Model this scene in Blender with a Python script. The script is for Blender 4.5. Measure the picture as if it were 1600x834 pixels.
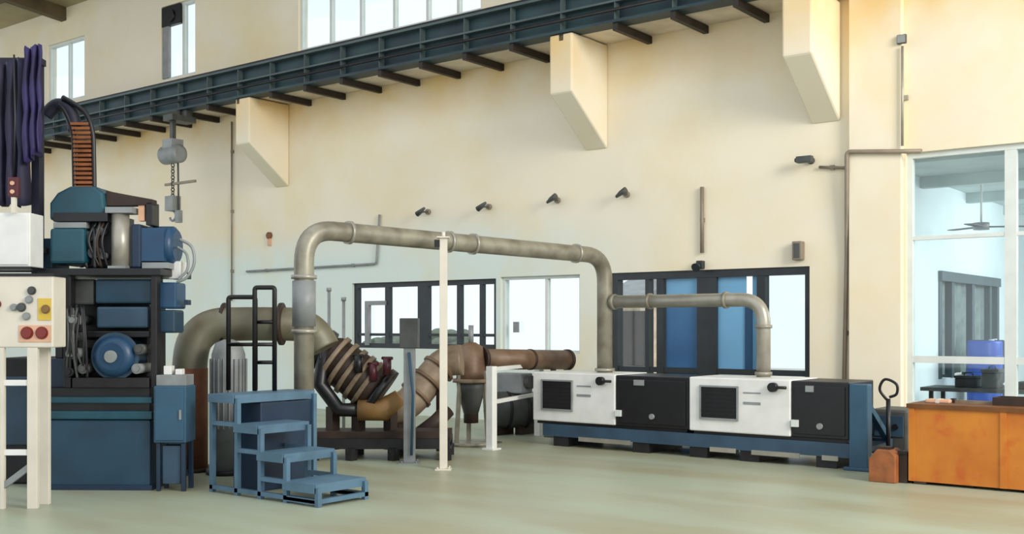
import bpy, bmesh, math, random
from mathutils import Vector, Matrix
random.seed(7)
for o in list(bpy.data.objects): bpy.data.objects.remove(o)
SC = bpy.context.scene
COL = SC.collection
PI = math.pi

# ------------------------------------------------------------------ camera, world, lights, exposure
F = 1700.0; U0 = 800.0; V0 = 510.0; EYE = 1.6
CN, SN = 0.7913, 0.6114           # wall direction seen by the camera
YAW = math.atan2(SN, CN)
cam_d = bpy.data.cameras.new('camera'); cam = bpy.data.objects.new('camera', cam_d); COL.objects.link(cam)
cam.location = (0, 0, EYE); cam.rotation_euler = (PI/2, 0, YAW)
cam_d.sensor_width = 36; cam_d.sensor_fit = 'HORIZONTAL'
cam_d.lens = F/1600*36; cam_d.shift_y = (V0-417)/1600; cam_d.clip_end = 300
SC.camera = cam
w = bpy.data.worlds.new('daylight'); SC.world = w; w.use_nodes = True
bg = w.node_tree.nodes['Background']
bg.inputs[0].default_value = (0.90, 0.95, 1.0, 1); bg.inputs[1].default_value = 1.05
def area(name, loc, target, size, power, color):
    d = bpy.data.lights.new(name, 'AREA'); d.shape = 'SQUARE'; d.size = size; d.energy = power; d.color = color
    o = bpy.data.objects.new(name, d); COL.objects.link(o); o.location = loc
    o.rotation_euler = (Vector(target)-Vector(loc)).to_track_quat('-Z', 'Y').to_euler()
area('hall_light', (9, 7, 8), (-10, 14.5, 3.5), 6, 2100, (1, .94, .84))
area('annex_fill_light', (-1.5, 19, 3.5), (-4.5, 18.5, 1.5), 2, 200, (.9, .97, 1))  # unseen fill lamp, added to brighten the side room
vs = SC.view_settings
vs.view_transform = 'Standard'; vs.look = 'None'; vs.gamma = 1; vs.use_curve_mapping = False; vs.exposure = 0.26

# ------------------------------------------------------------------ where a point of the place is
def ray(u, v):
    a = (u-U0)/F; b = (V0-v)/F
    return Vector((CN*a-SN, SN*a+CN, b))
def pw(u, v, Y):                       # on the plane Y
    r = ray(u, v); t = Y/r.y
    return Vector((r.x*t, Y, EYE+r.z*t))
def pd(u, v, t):                       # at depth t
    r = ray(u, v)
    return Vector((r.x*t, r.y*t, EYE+r.z*t))
def pg(u, v):                          # on the floor
    return pd(u, v, EYE*F/(v-V0))
def px(u, Y): return pw(u, 0, Y).x

# ------------------------------------------------------------------ materials
def lin(c):
    return tuple(((x/255)/12.92 if x/255 <= .04045 else ((x/255+.055)/1.055)**2.4) for x in c)
def mat(name, c, rough=.6, metal=0., var=.12, scale=3., bump=0., c2=None, spec=.5):
    m = bpy.data.materials.new(name); m.use_nodes = True
    nt = m.node_tree; N = nt.nodes; L = nt.links; b = N['Principled BSDF']
    b.inputs['Roughness'].default_value = rough; b.inputs['Metallic'].default_value = metal
    b.inputs['Specular IOR Level'].default_value = spec
    tc = N.new('ShaderNodeTexCoord'); nz = N.new('ShaderNodeTexNoise')
    nz.inputs['Scale'].default_value = scale; nz.inputs['Detail'].default_value = 5
    L.new(tc.outputs['Object'], nz.inputs['Vector'])
    cr = N.new('ShaderNodeValToRGB'); L.new(nz.outputs['Fac'], cr.inputs['Fac'])
    kk = 1. if name in KEEP else DK if max(c) < 190 else .84
    a = tuple(x*kk for x in lin(c)); bb = tuple(x*kk for x in lin(c2)) if c2 else tuple(x*(1-var*2) for x in a)
    cr.color_ramp.elements[0].position = .3; cr.color_ramp.elements[0].color = (*bb, 1)
    cr.color_ramp.elements[1].position = .62; cr.color_ramp.elements[1].color = (*a, 1)
    L.new(cr.outputs['Color'], b.inputs['Base Color'])
    if bump:
        bp = N.new('ShaderNodeBump'); bp.inputs['Strength'].default_value = bump; bp.inputs['Distance'].default_value = .02
        L.new(nz.outputs['Fac'], bp.inputs['Height']); L.new(bp.outputs['Normal'], b.inputs['Normal'])
    return m
M = {}
KEEP = ('brick_tan', 'wall_distemper', 'plaster', 'floor_paint', 'crate_ply', 'annex_wall', 'annex_ceil', 'outside', 'white', 'grey', 'steel', 'steel_blue', 'door_sky', 'drum_blue', 'frame_white', 'walk', 'galv', 'roof', 'conduit')
DK = .64
M['machine_blue'] = mat('machine_blue', (40, 82, 108), .45, 0, .18, 2.5)
M['deep_blue'] = mat('deep_blue', (24, 56, 86), .45, 0, .2, 3)
M['teal'] = mat('teal', (30, 92, 110), .4, 0, .2, 3)
M['steel_blue'] = mat('steel_blue', (82, 114, 136), .5, 0, .15, 4)
M['cabinet_blue'] = mat('cabinet_blue', (58, 104, 134), .5, 0, .12, 3)
M['bright_blue'] = mat('bright_blue', (36, 84, 124), .4, 0, .12, 3)
M['skid_blue'] = mat('skid_blue', (64, 96, 122), .5, 0, .18, 3)
M['black'] = mat('black', (24, 24, 30), .4, 0, .25, 6)
M['dark'] = mat('dark', (44, 42, 46), .5, .2, .3, 5)
M['rail_black'] = mat('rail_black', (28, 26, 28), .4, .2, .2, 6)
M['steel'] = mat('steel', (164, 160, 148), .35, .35, .12, 5)
M['galv'] = mat('galv', (150, 146, 130), .42, .3, .14, 4, c2=(112, 106, 92))
M['grey'] = mat('grey', (142, 146, 146), .5, .1, .15, 4)
M['dark_grey'] = mat('dark_grey', (98, 100, 98), .5, .1, .25, 4)
M['white'] = mat('white', (226, 226, 222), .45, 0, .06, 4)
M['cream_paint'] = mat('cream_paint', (232, 224, 208), .5, 0, .06, 3)
M['tan'] = mat('tan', (176, 156, 132), .55, .1, .2, 4, c2=(120, 98, 72))
M['brown'] = mat('brown', (150, 122, 98), .5, .15, .2, 4, c2=(112, 82, 58))
M['dark_brown'] = mat('dark_brown', (70, 50, 38), .6, .1, .3, 5)
M['rust'] = mat('rust', (158, 104, 72), .7, .1, .2, 4, c2=(120, 66, 40))
M['insul'] = mat('insul', (150, 150, 128), .5, .2, .2, 2.5, c2=(122, 112, 88))
M['hose_orange'] = mat('hose_orange', (188, 112, 60), .55, 0, .2, 8)
M['purple'] = mat('purple', (72, 60, 130), .7, 0, .3, 1.6, c2=(24, 20, 48))
M['navy'] = mat('navy', (26, 26, 52), .6, 0, .3, 3)
M['maroon'] = mat('maroon', (96, 30, 44), .4)
M['red'] = mat('red', (150, 50, 40), .4)
M['yellow'] = mat('yellow', (232, 196, 72), .5)
M['peach'] = mat('peach', (236, 184, 150), .6)
M['amber'] = mat('amber', (176, 134, 78), .5, .1, .2, 4)
M['crane_teal'] = mat('crane_teal', (46, 80, 86), .5, .1, .2, 1.5, c2=(32, 54, 66))
M['crane_light'] = mat('crane_light', (98, 118, 118), .5, .1, .15, 2)
M['crane_rib'] = mat('crane_rib', (58, 48, 40), .6, .1, .2, 4)
M['walk'] = mat('walk', (226, 214, 196), .6, .2, .15, 2)
M['plaster'] = mat('plaster', (236, 224, 196), .85, 0, .03, 1.2)
M['frame_dark'] = mat('frame_dark', (60, 66, 70), .4, .2, .15, 4)
M['frame_green'] = mat('frame_green', (96, 100, 84), .5, .1, .15, 4)
M['frame_white'] = mat('frame_white', (212, 218, 214), .45, 0, .05, 4)
M['door_blue'] = mat('door_blue', (70, 132, 184), .35, 0, .12, 1.2, c2=(52, 104, 158))
M['door_sky'] = mat('door_sky', (112, 168, 206), .3, 0, .08, 1.2)
M['drum_blue'] = mat('drum_blue', (52, 92, 190), .4, 0, .1, 3)
M['drum_dark'] = mat('drum_dark', (40, 48, 92), .4, 0, .15, 3)
M['conduit'] = mat('conduit', (138, 126, 110), .5, .1, .1, 5)
M['outside'] = mat('outside', (220, 216, 204), .9, 0, .08, .6)
M['annex_wall'] = mat('annex_wall', (222, 234, 236), .8, 0, .04, 1.)
M['annex_ceil'] = mat('annex_ceil', (192, 208, 206), .8, 0, .14, 1.)
M['shrub'] = mat('shrub', (126, 146, 110), .8, 0, .3, 8)
M['brick_tan'] = mat('brick_tan', (236, 214, 186), .8, 0, .14, 4)

def wall_mat():                      # cream distemper, pale mint dado on the left bays, old damp stains
    m = mat('wall_distemper', (236, 226, 204), .85, 0, .04, .5, bump=.05)
    nt = m.node_tree; N = nt.nodes; L = nt.links; b = N['Principled BSDF']
    src = b.inputs['Base Color'].links[0].from_socket
    g = N.new('ShaderNodeNewGeometry'); s = N.new('ShaderNodeSeparateXYZ'); L.new(g.outputs['Position'], s.inputs[0])
    nz = N.new('ShaderNodeTexNoise'); nz.inputs['Scale'].default_value = .7; nz.inputs['Detail'].default_value = 6
    L.new(g.outputs['Position'], nz.inputs['Vector'])
    def rng(sock, a, bb, c, d):
        r = N.new('ShaderNodeMapRange'); L.new(sock, r.inputs[0])
        for i, x in enumerate((a, bb, c, d)): r.inputs[i+1].default_value = x
        return r.outputs[0]
    def mth(op, x, y):
        n = N.new('ShaderNodeMath'); n.operation = op
        for i, q in enumerate((x, y)):
            if isinstance(q, (int, float)): n.inputs[i].default_value = q
            else: L.new(q, n.inputs[i])
        return n.outputs[0]
    z = mth('ADD', s.outputs['Z'], mth('MULTIPLY', nz.outputs['Fac'], .5))
    fz = rng(z, 3.9, 3.1, 0, 1); fx = rng(s.outputs['X'], -8.0, -11.5, 0, 1)
    mx = N.new('ShaderNodeMix'); mx.data_type = 'RGBA'
    L.new(mth('MULTIPLY', fz, fx), mx.inputs[0]); L.new(src, mx.inputs[6]); mx.inputs[7].default_value = (*lin((214, 226, 220)), 1)
    st = N.new('ShaderNodeTexNoise'); st.inputs['Scale'].default_value = .35; st.inputs['Detail'].default_value = 7; st.inputs['Roughness'].default_value = .62
    L.new(g.outputs['Position'], st.inputs['Vector'])
    m2 = N.new('ShaderNodeMix'); m2.data_type = 'RGBA'
    L.new(rng(st.outputs['Fac'], .48, .74, 0, .65), m2.inputs[0]); L.new(mx.outputs[2], m2.inputs[6]); m2.inputs[7].default_value = (*lin((226, 206, 148)), 1)
    m3 = N.new('ShaderNodeMix'); m3.data_type = 'RGBA'
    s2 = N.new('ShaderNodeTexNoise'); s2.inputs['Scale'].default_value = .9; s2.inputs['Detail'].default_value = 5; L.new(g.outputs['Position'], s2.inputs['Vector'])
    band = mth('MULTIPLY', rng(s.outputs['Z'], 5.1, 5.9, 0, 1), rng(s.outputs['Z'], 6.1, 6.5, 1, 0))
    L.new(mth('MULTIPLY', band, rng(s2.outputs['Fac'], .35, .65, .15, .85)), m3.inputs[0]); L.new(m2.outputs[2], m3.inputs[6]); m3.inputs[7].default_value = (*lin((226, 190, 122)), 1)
    L.new(m3.outputs[2], b.inputs['Base Color'])
    return m
def floor_mat():
    m = mat('floor_paint', (164, 170, 148), .42, 0, .08, .5)
    nt = m.node_tree; N = nt.nodes; L = nt.links; b = N['Principled BSDF']
    src = b.inputs['Base Color'].links[0].from_socket
    tc = N.new('ShaderNodeTexCoord'); mp = N.new('ShaderNodeMapping'); mp.inputs['Scale'].default_value = (.35, 1.1, 1); mp.inputs['Rotation'].default_value = (0, 0, -YAW)
    L.new(tc.outputs['Object'], mp.inputs[0])
    nz = N.new('ShaderNodeTexNoise'); nz.inputs['Scale'].default_value = 1.2; nz.inputs['Detail'].default_value = 8; L.new(mp.outputs[0], nz.inputs['Vector'])
    cr = N.new('ShaderNodeValToRGB'); L.new(nz.outputs['Fac'], cr.inputs[0])
    cr.color_ramp.elements[0].position = .38; cr.color_ramp.elements[0].color = (*lin((152, 146, 116)), 1)
    cr.color_ramp.elements[1].position = .6; cr.color_ramp.elements[1].color = (*lin((166, 176, 154)), 1)
    mx = N.new('ShaderNodeMix'); mx.data_type = 'RGBA'; mx.inputs[0].default_value = .6
    L.new(src, mx.inputs[6]); L.new(cr.outputs[0], mx.inputs[7]); L.new(mx.outputs[2], b.inputs['Base Color'])
    return m
def glass_mat():
    m = bpy.data.materials.new('window_glass'); m.use_nodes = True
    nt = m.node_tree; N = nt.nodes; L = nt.links
    for n in list(N): N.remove(n)
    out = N.new('ShaderNodeOutputMaterial'); mx = N.new('ShaderNodeMixShader'); t = N.new('ShaderNodeBsdfTransparent'); g = N.new('ShaderNodeBsdfGlossy')
    t.inputs[0].default_value = (.93, .97, .98, 1); g.inputs['Roughness'].default_value = .05; mx.inputs[0].default_value = .06
    L.new(t.outputs[0], mx.inputs[1]); L.new(g.outputs[0], mx.inputs[2]); L.new(mx.outputs[0], out.inputs[0])
    return m
def crate_mat():
    m = mat('crate_ply', (198, 124, 34), .6, 0, .1, 2, c2=(178, 98, 24))
    nt = m.node_tree; N = nt.nodes; L = nt.links; b = N['Principled BSDF']
    src = b.inputs['Base Color'].links[0].from_socket
    tc = N.new('ShaderNodeTexCoord'); nz = N.new('ShaderNodeTexNoise'); nz.inputs['Scale'].default_value = 4.5; nz.inputs['Detail'].default_value = 8
    L.new(tc.outputs['Object'], nz.inputs['Vector'])
    cr = N.new('ShaderNodeValToRGB'); L.new(nz.outputs['Fac'], cr.inputs[0])
    cr.color_ramp.elements[0].position = .52; cr.color_ramp.elements[0].color = (0, 0, 0, 1)
    cr.color_ramp.elements[1].position = .7; cr.color_ramp.elements[1].color = (1, 1, 1, 1)
    mx = N.new('ShaderNodeMix'); mx.data_type = 'RGBA'; L.new(cr.outputs[0], mx.inputs[0]); L.new(src, mx.inputs[6])
    mx.inputs[7].default_value = (*lin((182, 88, 24)), 1); L.new(mx.outputs[2], b.inputs['Base Color'])
    return m
M['wall'] = wall_mat(); M['floor'] = floor_mat(); M['glass'] = glass_mat(); M['crate'] = crate_mat()
M['crate_dark'] = mat('crate_dark', (140, 84, 26), .6, 0, .2, 4)

# ------------------------------------------------------------------ helpers
class MB:
    def __init__(s): s.bm = bmesh.new()
    def box(s, a, b, R=None, c=None):
        a = Vector(a); b = Vector(b)
        lo = Vector([min(a[i], b[i]) for i in range(3)]); hi = Vector([max(a[i], b[i]) for i in range(3)])
        vs = [Vector((x, y, z)) for x in (lo.x, hi.x) for y in (lo.y, hi.y) for z in (lo.z, hi.z)]
        if R is not None:
            c = Vector(c) if c is not None else (lo+hi)/2
            vs = [R @ (v-c)+c for v in vs]
        q = [s.bm.verts.new(v) for v in vs]
        for f in ((0,1,3,2),(4,6,7,5),(0,4,5,1),(2,3,7,6),(0,2,6,4),(1,5,7,3)): s.bm.faces.new([q[i] for i in f])
        return s
    def bar(s, p, q, w, h=None):                 # square bar between two points
        p = Vector(p); q = Vector(q); h = h or w
        d = (q-p); L = d.length; d.normalize()
        up = Vector((0,0,1)) if abs(d.z) < .95 else Vector((0,1,0))
        x = d.cross(up).normalized(); y = x.cross(d).normalized()
        v = [s.bm.verts.new(c+x*(i*w/2)+y*(j*h/2)) for c in (p, q) for i, j in ((-1,-1),(1,-1),(1,1),(-1,1))]
        for f in ((0,3,2,1),(4,5,6,7),(0,1,5,4),(1,2,6,5),(2,3,7,6),(3,0,4,7)): s.bm.faces.new([v[i] for i in f])
        return s
    def tube(s, pts, r, seg=16, caps=True):      # r: number or list
        pts = [Vector(p) for p in pts]; n = len(pts)
        rs = r if isinstance(r, (list, tuple)) else [r]*n
        rings = []; ref = None
        for i, p in enumerate(pts):
            a = (pts[i]-pts[i-1]).normalized() if i > 0 and (pts[i]-pts[i-1]).length > 1e-9 else None
            b = (pts[i+1]-pts[i]).normalized() if i < n-1 and (pts[i+1]-pts[i]).length > 1e-9 else None
            d = (a or b) if not (a and b) else (a+b).normalized()
            if d is None: d = Vector((0,0,1))
            if ref is None:
                up = Vector((0,0,1)) if abs(d.z) < .9 else Vector((1,0,0))
                ref = d.cross(up).normalized()
            x = (ref-d*ref.dot(d)).normalized(); y = d.cross(x); ref = x
            rings.append([s.bm.verts.new(p+(x*math.cos(t)+y*math.sin(t))*rs[i]) for t in [2*PI*k/seg for k in range(seg)]])
        for i in range(n-1):
            for k in range(seg):
                f = s.bm.faces.new((rings[i][k], rings[i][(k+1)%seg], rings[i+1][(k+1)%seg], rings[i+1][k])); f.smooth = True
        if caps:
            s.bm.faces.new(rings[0][::-1]); s.bm.faces.new(rings[-1])
        return s
    def cyl(s, p, q, r, r2=None, seg=24): return s.tube([p, q], [r, r if r2 is None else r2], seg)
    def rings_along(s, p, q, r, n, w=.02, seg=24, ends=True):   # raised ribs round a pipe
        p = Vector(p); q = Vector(q); d = (q-p).normalized()
        for i in range(n):
            t = (i+.5)/n if not ends else i/max(1, n-1)
            c = p.lerp(q, t); s.cyl(c-d*w/2, c+d*w/2, r, seg=seg)
        return s
    def prism(s, pts, d):                        # polygon extruded by vector d
        a = [s.bm.verts.new(Vector(p)) for p in pts]; b = [s.bm.verts.new(Vector(p)+Vector(d)) for p in pts]
        s.bm.faces.new(a); s.bm.faces.new(b[::-1]); n = len(pts)
        for i in range(n): s.bm.faces.new((a[i], b[i], b[(i+1)%n], a[(i+1)%n]))
        return s
    def ball(s, c, r, sq=(1,1,1)):
        bmesh.ops.create_uvsphere(s.bm, u_segments=16, v_segments=10, radius=r, matrix=Matrix.Translation(Vector(c)) @ Matrix.Diagonal((*sq, 1)))
        return s
    def split(s, name, m, parent, bevel=0, local=False):     # every separate piece an object of its own
        s.bm.verts.ensure_lookup_table(); seen = set(); out = []
        for v in s.bm.verts:
            if v.index in seen or v in seen: continue
            stack = [v]; isl = []
            seen.add(v)
            while stack:
                q = stack.pop(); isl.append(q)
                for e in q.link_edges:
                    w_ = e.other_vert(q)
                    if w_ not in seen: seen.add(w_); stack.append(w_)
            out.append(isl)
        res = []
        for isl in out:
            n = MB(); mp = {v: n.bm.verts.new(v.co) for v in isl}
            for f in {f for v in isl for f in v.link_faces}:
                g = n.bm.faces.new([mp[v] for v in f.verts]); g.smooth = f.smooth
            res.append(n.build(name, m, parent, bevel, local))
        s.bm.free(); return res
    def build(s, name, m, parent=None, bevel=0, local=False):
        bmesh.ops.recalc_face_normals(s.bm, faces=s.bm.faces)
        root = parent
        while root is not None and root.parent is not None: root = root.parent
        me = bpy.data.meshes.new(name); org = Vector((0,0,0))
        if root is not None and not local:
            inv = (Matrix.Translation(root.location) @ Matrix.Rotation(root.rotation_euler.z, 4, 'Z')).inverted()
            s.bm.transform(inv)
        if parent is None:
            xs = [v.co for v in s.bm.verts]
            org = Vector(((min(v.x for v in xs)+max(v.x for v in xs))/2, (min(v.y for v in xs)+max(v.y for v in xs))/2, min(v.z for v in xs)))
            s.bm.transform(Matrix.Translation(-org))
        s.bm.to_mesh(me); s.bm.free()
        me.materials.append(M[m])
        o = bpy.data.objects.new(name, me); COL.objects.link(o); o.location = org
        if parent is not None: o.parent = parent
        if bevel:
            b = o.modifiers.new('bevel', 'BEVEL'); b.width = bevel; b.segments = 2; b.limit_method = 'ANGLE'; b.angle_limit = .7
        return o
def tag(o, label=None, cat=None, group=None, kind=None):
    if label: o['label'] = label
    if cat: o['category'] = cat
    if group: o['group'] = group
    if kind: o['kind'] = kind
    return o
def thing(name, loc, label, cat, rz=0, group=None):
    o = bpy.data.objects.new(name, None); COL.objects.link(o); o.empty_display_size = .2
    o.location = loc; o.rotation_euler = (0, 0, rz)
    return tag(o, label, cat, group)
def copy_tree(o, loc=None, label=None, parent=None):
    c = o.copy(); COL.objects.link(c)
    if parent is not None: c.parent = parent
    if loc is not None: c.location = loc
    if label: c['label'] = label
    for ch in [k for k in COL.objects if k.parent == o]: copy_tree(ch, None, None, c)
    return c
def struct(o): o['kind'] = 'structure'; return o
def arc(c, r, a0, a1, ex, ey, n=8):       # points on an arc in the plane ex, ey
    c = Vector(c); ex = Vector(ex); ey = Vector(ey)
    return [c+ex*(r*math.cos(a0+(a1-a0)*i/n))+ey*(r*math.sin(a0+(a1-a0)*i/n)) for i in range(n+1)]
def bent(pts, r, n=8):                    # polyline with rounded corners
    pts = [Vector(p) for p in pts]; out = [pts[0]]
    for i in range(1, len(pts)-1):
        a, b, c = pts[i-1], pts[i], pts[i+1]
        da = (a-b); dc = (c-b); k = min(r, da.length*.48, dc.length*.48)
        p0 = b+da.normalized()*k; p1 = b+dc.normalized()*k
        for j in range(n+1):
            t = j/n; out.append(p0*(1-t)**2+b*2*t*(1-t)+p1*t*t)
    out.append(pts[-1]); return out

WY = 14.5                                   # inner face of the long wall
# ------------------------------------------------------------------ the shell
struct(MB().box((-34, -4, -.1), (6, WY, 0)).build('floor', 'floor'))
struct(MB().box((-40, WY+.25, -.1), (-5.3, 40, -.02)).build('ground_outside', 'outside'))
OPEN = [  # x0, x1, z0, z1
    (px(74, WY), px(132, WY), 7.15, 8.65), (px(252, WY), px(305, WY), 7.1, 8.75), (px(466, WY), px(752, WY), 7.05, 9.2),
    (px(550, WY), px(775, WY), 1.2, 2.42), (px(782, WY), px(906, WY), 1.16, 2.44), (px(955, WY), px(1265, WY), 0, 2.44),
    (px(1415, WY), -.6, .55, 3.88)]
def wall_with_holes(name, x0, x1, z0, z1, y0, y1, holes, m):
    xs = sorted({x0, x1, *[h[0] for h in holes], *[h[1] for h in holes]}); zs = sorted({z0, z1, *[h[2] for h in holes], *[h[3] for h in holes]})
    def solid(i, j):
        if i < 0 or j < 0 or i >= len(xs)-1 or j >= len(zs)-1: return False
        cx = (xs[i]+xs[i+1])/2; cz = (zs[j]+zs[j+1])/2
        return not any(h[0] < cx < h[1] and h[2] < cz < h[3] for h in holes)
    b = MB(); V = {}
    def v(x, y, z):
        k = (round(x,5), round(y,5), round(z,5))
        if k not in V: V[k] = b.bm.verts.new(k)
        return V[k]
    for i in range(len(xs)-1):
        for j in range(len(zs)-1):
            if not solid(i, j): continue
            X0, X1, Z0, Z1 = xs[i], xs[i+1], zs[j], zs[j+1]
            for y in (y0, y1): b.bm.faces.new((v(X0,y,Z0), v(X1,y,Z0), v(X1,y,Z1), v(X0,y,Z1)))
            if not solid(i-1, j): b.bm.faces.new((v(X0,y0,Z0), v(X0,y1,Z0), v(X0,y1,Z1), v(X0,y0,Z1)))
            if not solid(i+1, j): b.bm.faces.new((v(X1,y0,Z0), v(X1,y1,Z0), v(X1,y1,Z1), v(X1,y0,Z1)))
            if not solid(i, j-1): b.bm.faces.new((v(X0,y0,Z0), v(X1,y0,Z0), v(X1,y1,Z0), v(X0,y1,Z0)))
            if not solid(i, j+1): b.bm.faces.new((v(X0,y0,Z1), v(X1,y0,Z1), v(X1,y1,Z1), v(X0,y1,Z1)))
    return struct(b.build(name, m))
wall_with_holes('wall_back', -34, 0.5, 0, 9.46, WY, WY+.25, OPEN, 'wall')
# roof over the wall strip: sheet with rafters, seen in the top left corner
roof = MB()
def rz(y): return 9.46+(WY-y)*.10
roof.prism([(-34, WY+.6, rz(WY+.6)), (-34, 9, rz(9)), (-34, 9, rz(9)+.12), (-34, WY+.6, rz(WY+.6)+.12)], (35, 0, 0))
M['roof'] = mat('roof', (168, 156, 120), .7, 0, .2, .6)
struct(roof.build('ceiling', 'roof'))
M['rafter'] = mat('rafter', (116, 98, 66), .7, 0, .2, 2)
for i, x in enumerate((-29.5, -25.3, -21)):
    r = MB(); r.prism([(x, WY, rz(WY)-.32), (x, 9, rz(9)-.32), (x, 9, rz(9)), (x, WY, rz(WY))], (.22, 0, 0)); struct(r.build('trim_%d' % (i+1), 'rafter'))
r = MB()
for y in (13.2, 11.6, 10.2): r.box((-34, y, rz(y)-.16), (1, y+.12, rz(y)))
struct(r.build('trim_4', 'rafter'))
# pilaster between the door and the big interior window
struct(MB().box((px(1326, WY-.12), WY-.12, 0), (px(1408, WY-.12), WY, 9.4)).build('trim_5', 'wall', bevel=.01))

def window(n, o, frame_m, fw, bars_x=(), bars_z=(), glass=True, depth=.1, y=None, rim=True):
    x0, x1, z0, z1 = o; y = WY+.06 if y is None else y
    b = MB()
    if rim:
        b.box((x0, y, z0), (x0+fw, y+depth, z1)); b.box((x1-fw, y, z0), (x1, y+depth, z1))
        b.box((x0+fw, y, z1-fw), (x1-fw, y+depth, z1)); b.box((x0+fw, y, z0), (x1-fw, y+depth, z0+fw))
    for bx, bw in bars_x: b.box((bx-bw/2, y+.005, z0+fw), (bx+bw/2, y+depth-.005, z1-fw))
    for bz, bw in bars_z: b.box((x0+fw, y+.01, bz-bw/2), (x1-fw, y+depth-.01, bz+bw/2))
    w_ = struct(b.build('window_%d' % n, frame_m))
    if glass:
        g = MB().box((x0+.01, y+depth/2-.004, z0+.01), (x1-.01, y+depth/2+.004, z1-.01)).build('glass_pane', 'glass', None)
        g.parent = w_; g.location = g.location-w_.location
    return w_
def kid(mb, name, m, par, bevel=0):          # child of a top-level mesh
    o = mb.build(name, m, None, bevel); o.parent = par; o.location = o.location-par.location
    return o
X = lambda u: px(u, WY)
window(1, OPEN[0], 'frame_white', .06, [(X(104), .05)])
w2 = window(2, OPEN[1], 'frame_white', .06, [(X(283), .09)])
kid(MB().box((X(253), WY+.0, 8.3), (X(281), WY+.1, 8.73)).rings_along((X(267), WY-.02, 8.5), (X(267), WY+.0, 8.5), .14, 2, .03), 'exhaust_fan', 'black', w2)
kid(MB().box((X(253), WY+.02, 7.15), (X(262), WY+.09, 8.3)), 'shutter', 'grey', w2)
window(3, OPEN[2], 'frame_white', .06, [(X(u), .06) for u in (513, 560, 612, 664, 712)])
w4 = window(4, OPEN[3], 'frame_dark', .09, [(X(601), .11), (X(657), .26), (X(713), .09), (X(748), .07)], [(1.45, .05)])
kid(MB().box((X(568), WY+.03, 1.25), (X(574), WY+.1, 2.08)).box((X(574), WY+.03, 2.0), (X(600), WY+.1, 2.08)), 'sash', 'grey', w4)
w5 = window(5, OPEN[4], 'frame_white', .05, [(X(850), .05)])
kid(MB().box((X(800), WY+.03, 1.5), (X(808), WY+.06, 1.68)), 'latch', 'grey', w5)
# door opening: dark frame, glazed leaves, two blue sliding leaves
x0, x1, z0, z1 = OPEN[5]
b = MB(); y = WY+.03
b.box((x0, y, 0), (x0+.1, y+.16, z1)); b.box((x1-.08, y, 0), (x1, y+.16, z1)); b.box((x0+.1, y, z1-.11), (x1-.08, y+.16, z1))
for u, wd in ((1009, .07), (1029, .12), (1102, .32), (1187, .13)): b.box((X(u)-wd/2, y+.01, 0), (X(u)+wd/2, y+.15, z1-.11))
b.box((x0+.1, y+.02, .9), (x1-.08, y+.14, .98))
d1 = struct(b.build('door_1', 'frame_dark'))
kid(MB().box((X(1036), y+.07, .02), (X(1092), y+.11, 1.9)), 'door_leaf', 'door_blue', d1)
kid(MB().box((X(1036), y+.07, 1.9), (X(1092), y+.11, 2.33)), 'sky_reflection_panel', 'door_sky', d1)  # top of the leaf: sky reflection painted in as paler blue
kid(MB().box((X(1113), y+.07, .02), (X(1160), y+.11, 2.33)), 'door_leaf', 'door_sky', d1)
kid(MB().box((X(1160), y+.05, .02), (X(1171), y+.1, 2.0)), 'pull_rail', 'bright_blue', d1)
kid(MB().box((X(1171), y+.07, .02), (X(1181), y+.11, 2.33)), 'door_leaf', 'door_sky', d1)
kid(MB().box((x0+.02, y+.078, .02), (X(1010), y+.084, 2.33)), 'glass_pane', 'glass', d1)
kid(MB().box((X(1192), y+.078, .02), (x1-.02, y+.084, 2.33)), 'glass_pane', 'glass', d1)
# interior window to the side room
o6 = OPEN[6]
w6 = window(6, o6, 'frame_white', .07, [(X(1577), .14)], [(2.76, .05), (1.17, .09)])

# side room behind the interior window
AY0, AY1, AXL = WY+.25, 24., -5.0
struct(MB().box((AXL, AY0, -.1), (5, AY1, 0)).build('annex_floor', 'outside'))
struct(MB().box((AXL-.3, AY0, 3.78), (5, AY1+.2, 3.9)).build('annex_ceiling', 'annex_ceil'))
struct(MB().box((AXL, AY1, 0), (5, AY1+.2, 3.78)).build('annex_wall_back', 'annex_wall'))
hy0, hy1 = 17.1, 20.6
wl = MB(); wl.box((AXL-.25, AY0, 0), (AXL, hy0, 3.78)); wl.box((AXL-.25, hy1, 0), (AXL, AY1, 3.78)); wl.box((AXL-.25, hy0, 2.45), (AXL, hy1, 3.78)); wl.box((AXL-.25, hy0, 0), (AXL, hy1, .8))
struct(wl.build('annex_wall_left', 'annex_wall'))
b = MB(); b.box((AXL-.15, hy0, 2.3), (AXL+.06, hy1, 2.45))
for yy in (hy0, 17.75, 18.9, 20.0, hy1-.1): b.box((AXL-.15, yy, .8), (AXL+.02, yy+.14, 2.3))
M['frame_grey'] = mat('frame_grey', (104, 122, 126), .5)
w7 = struct(b.build('window_7', 'frame_grey'))
M['curtain'] = mat('curtain', (158, 176, 172), .8, 0, .2, 5)
cu = MB(); n = 60; prev = None
for i in range(n+1):
    yy = hy0+.2+(hy1-hy0-.4)*i/n; xx = AXL-.1+.035*math.sin(i*1.1)
    c = (cu.bm.verts.new((xx, yy, .85)), cu.bm.verts.new((xx, yy, 2.3)))
    if prev: cu.bm.faces.new((prev[0], c[0], c[1], prev[1]))
    prev = c
cobj = kid(cu, 'curtain', 'curtain', w7); sm = cobj.modifiers.new('s', 'SOLIDIFY'); sm.thickness = .01
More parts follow.
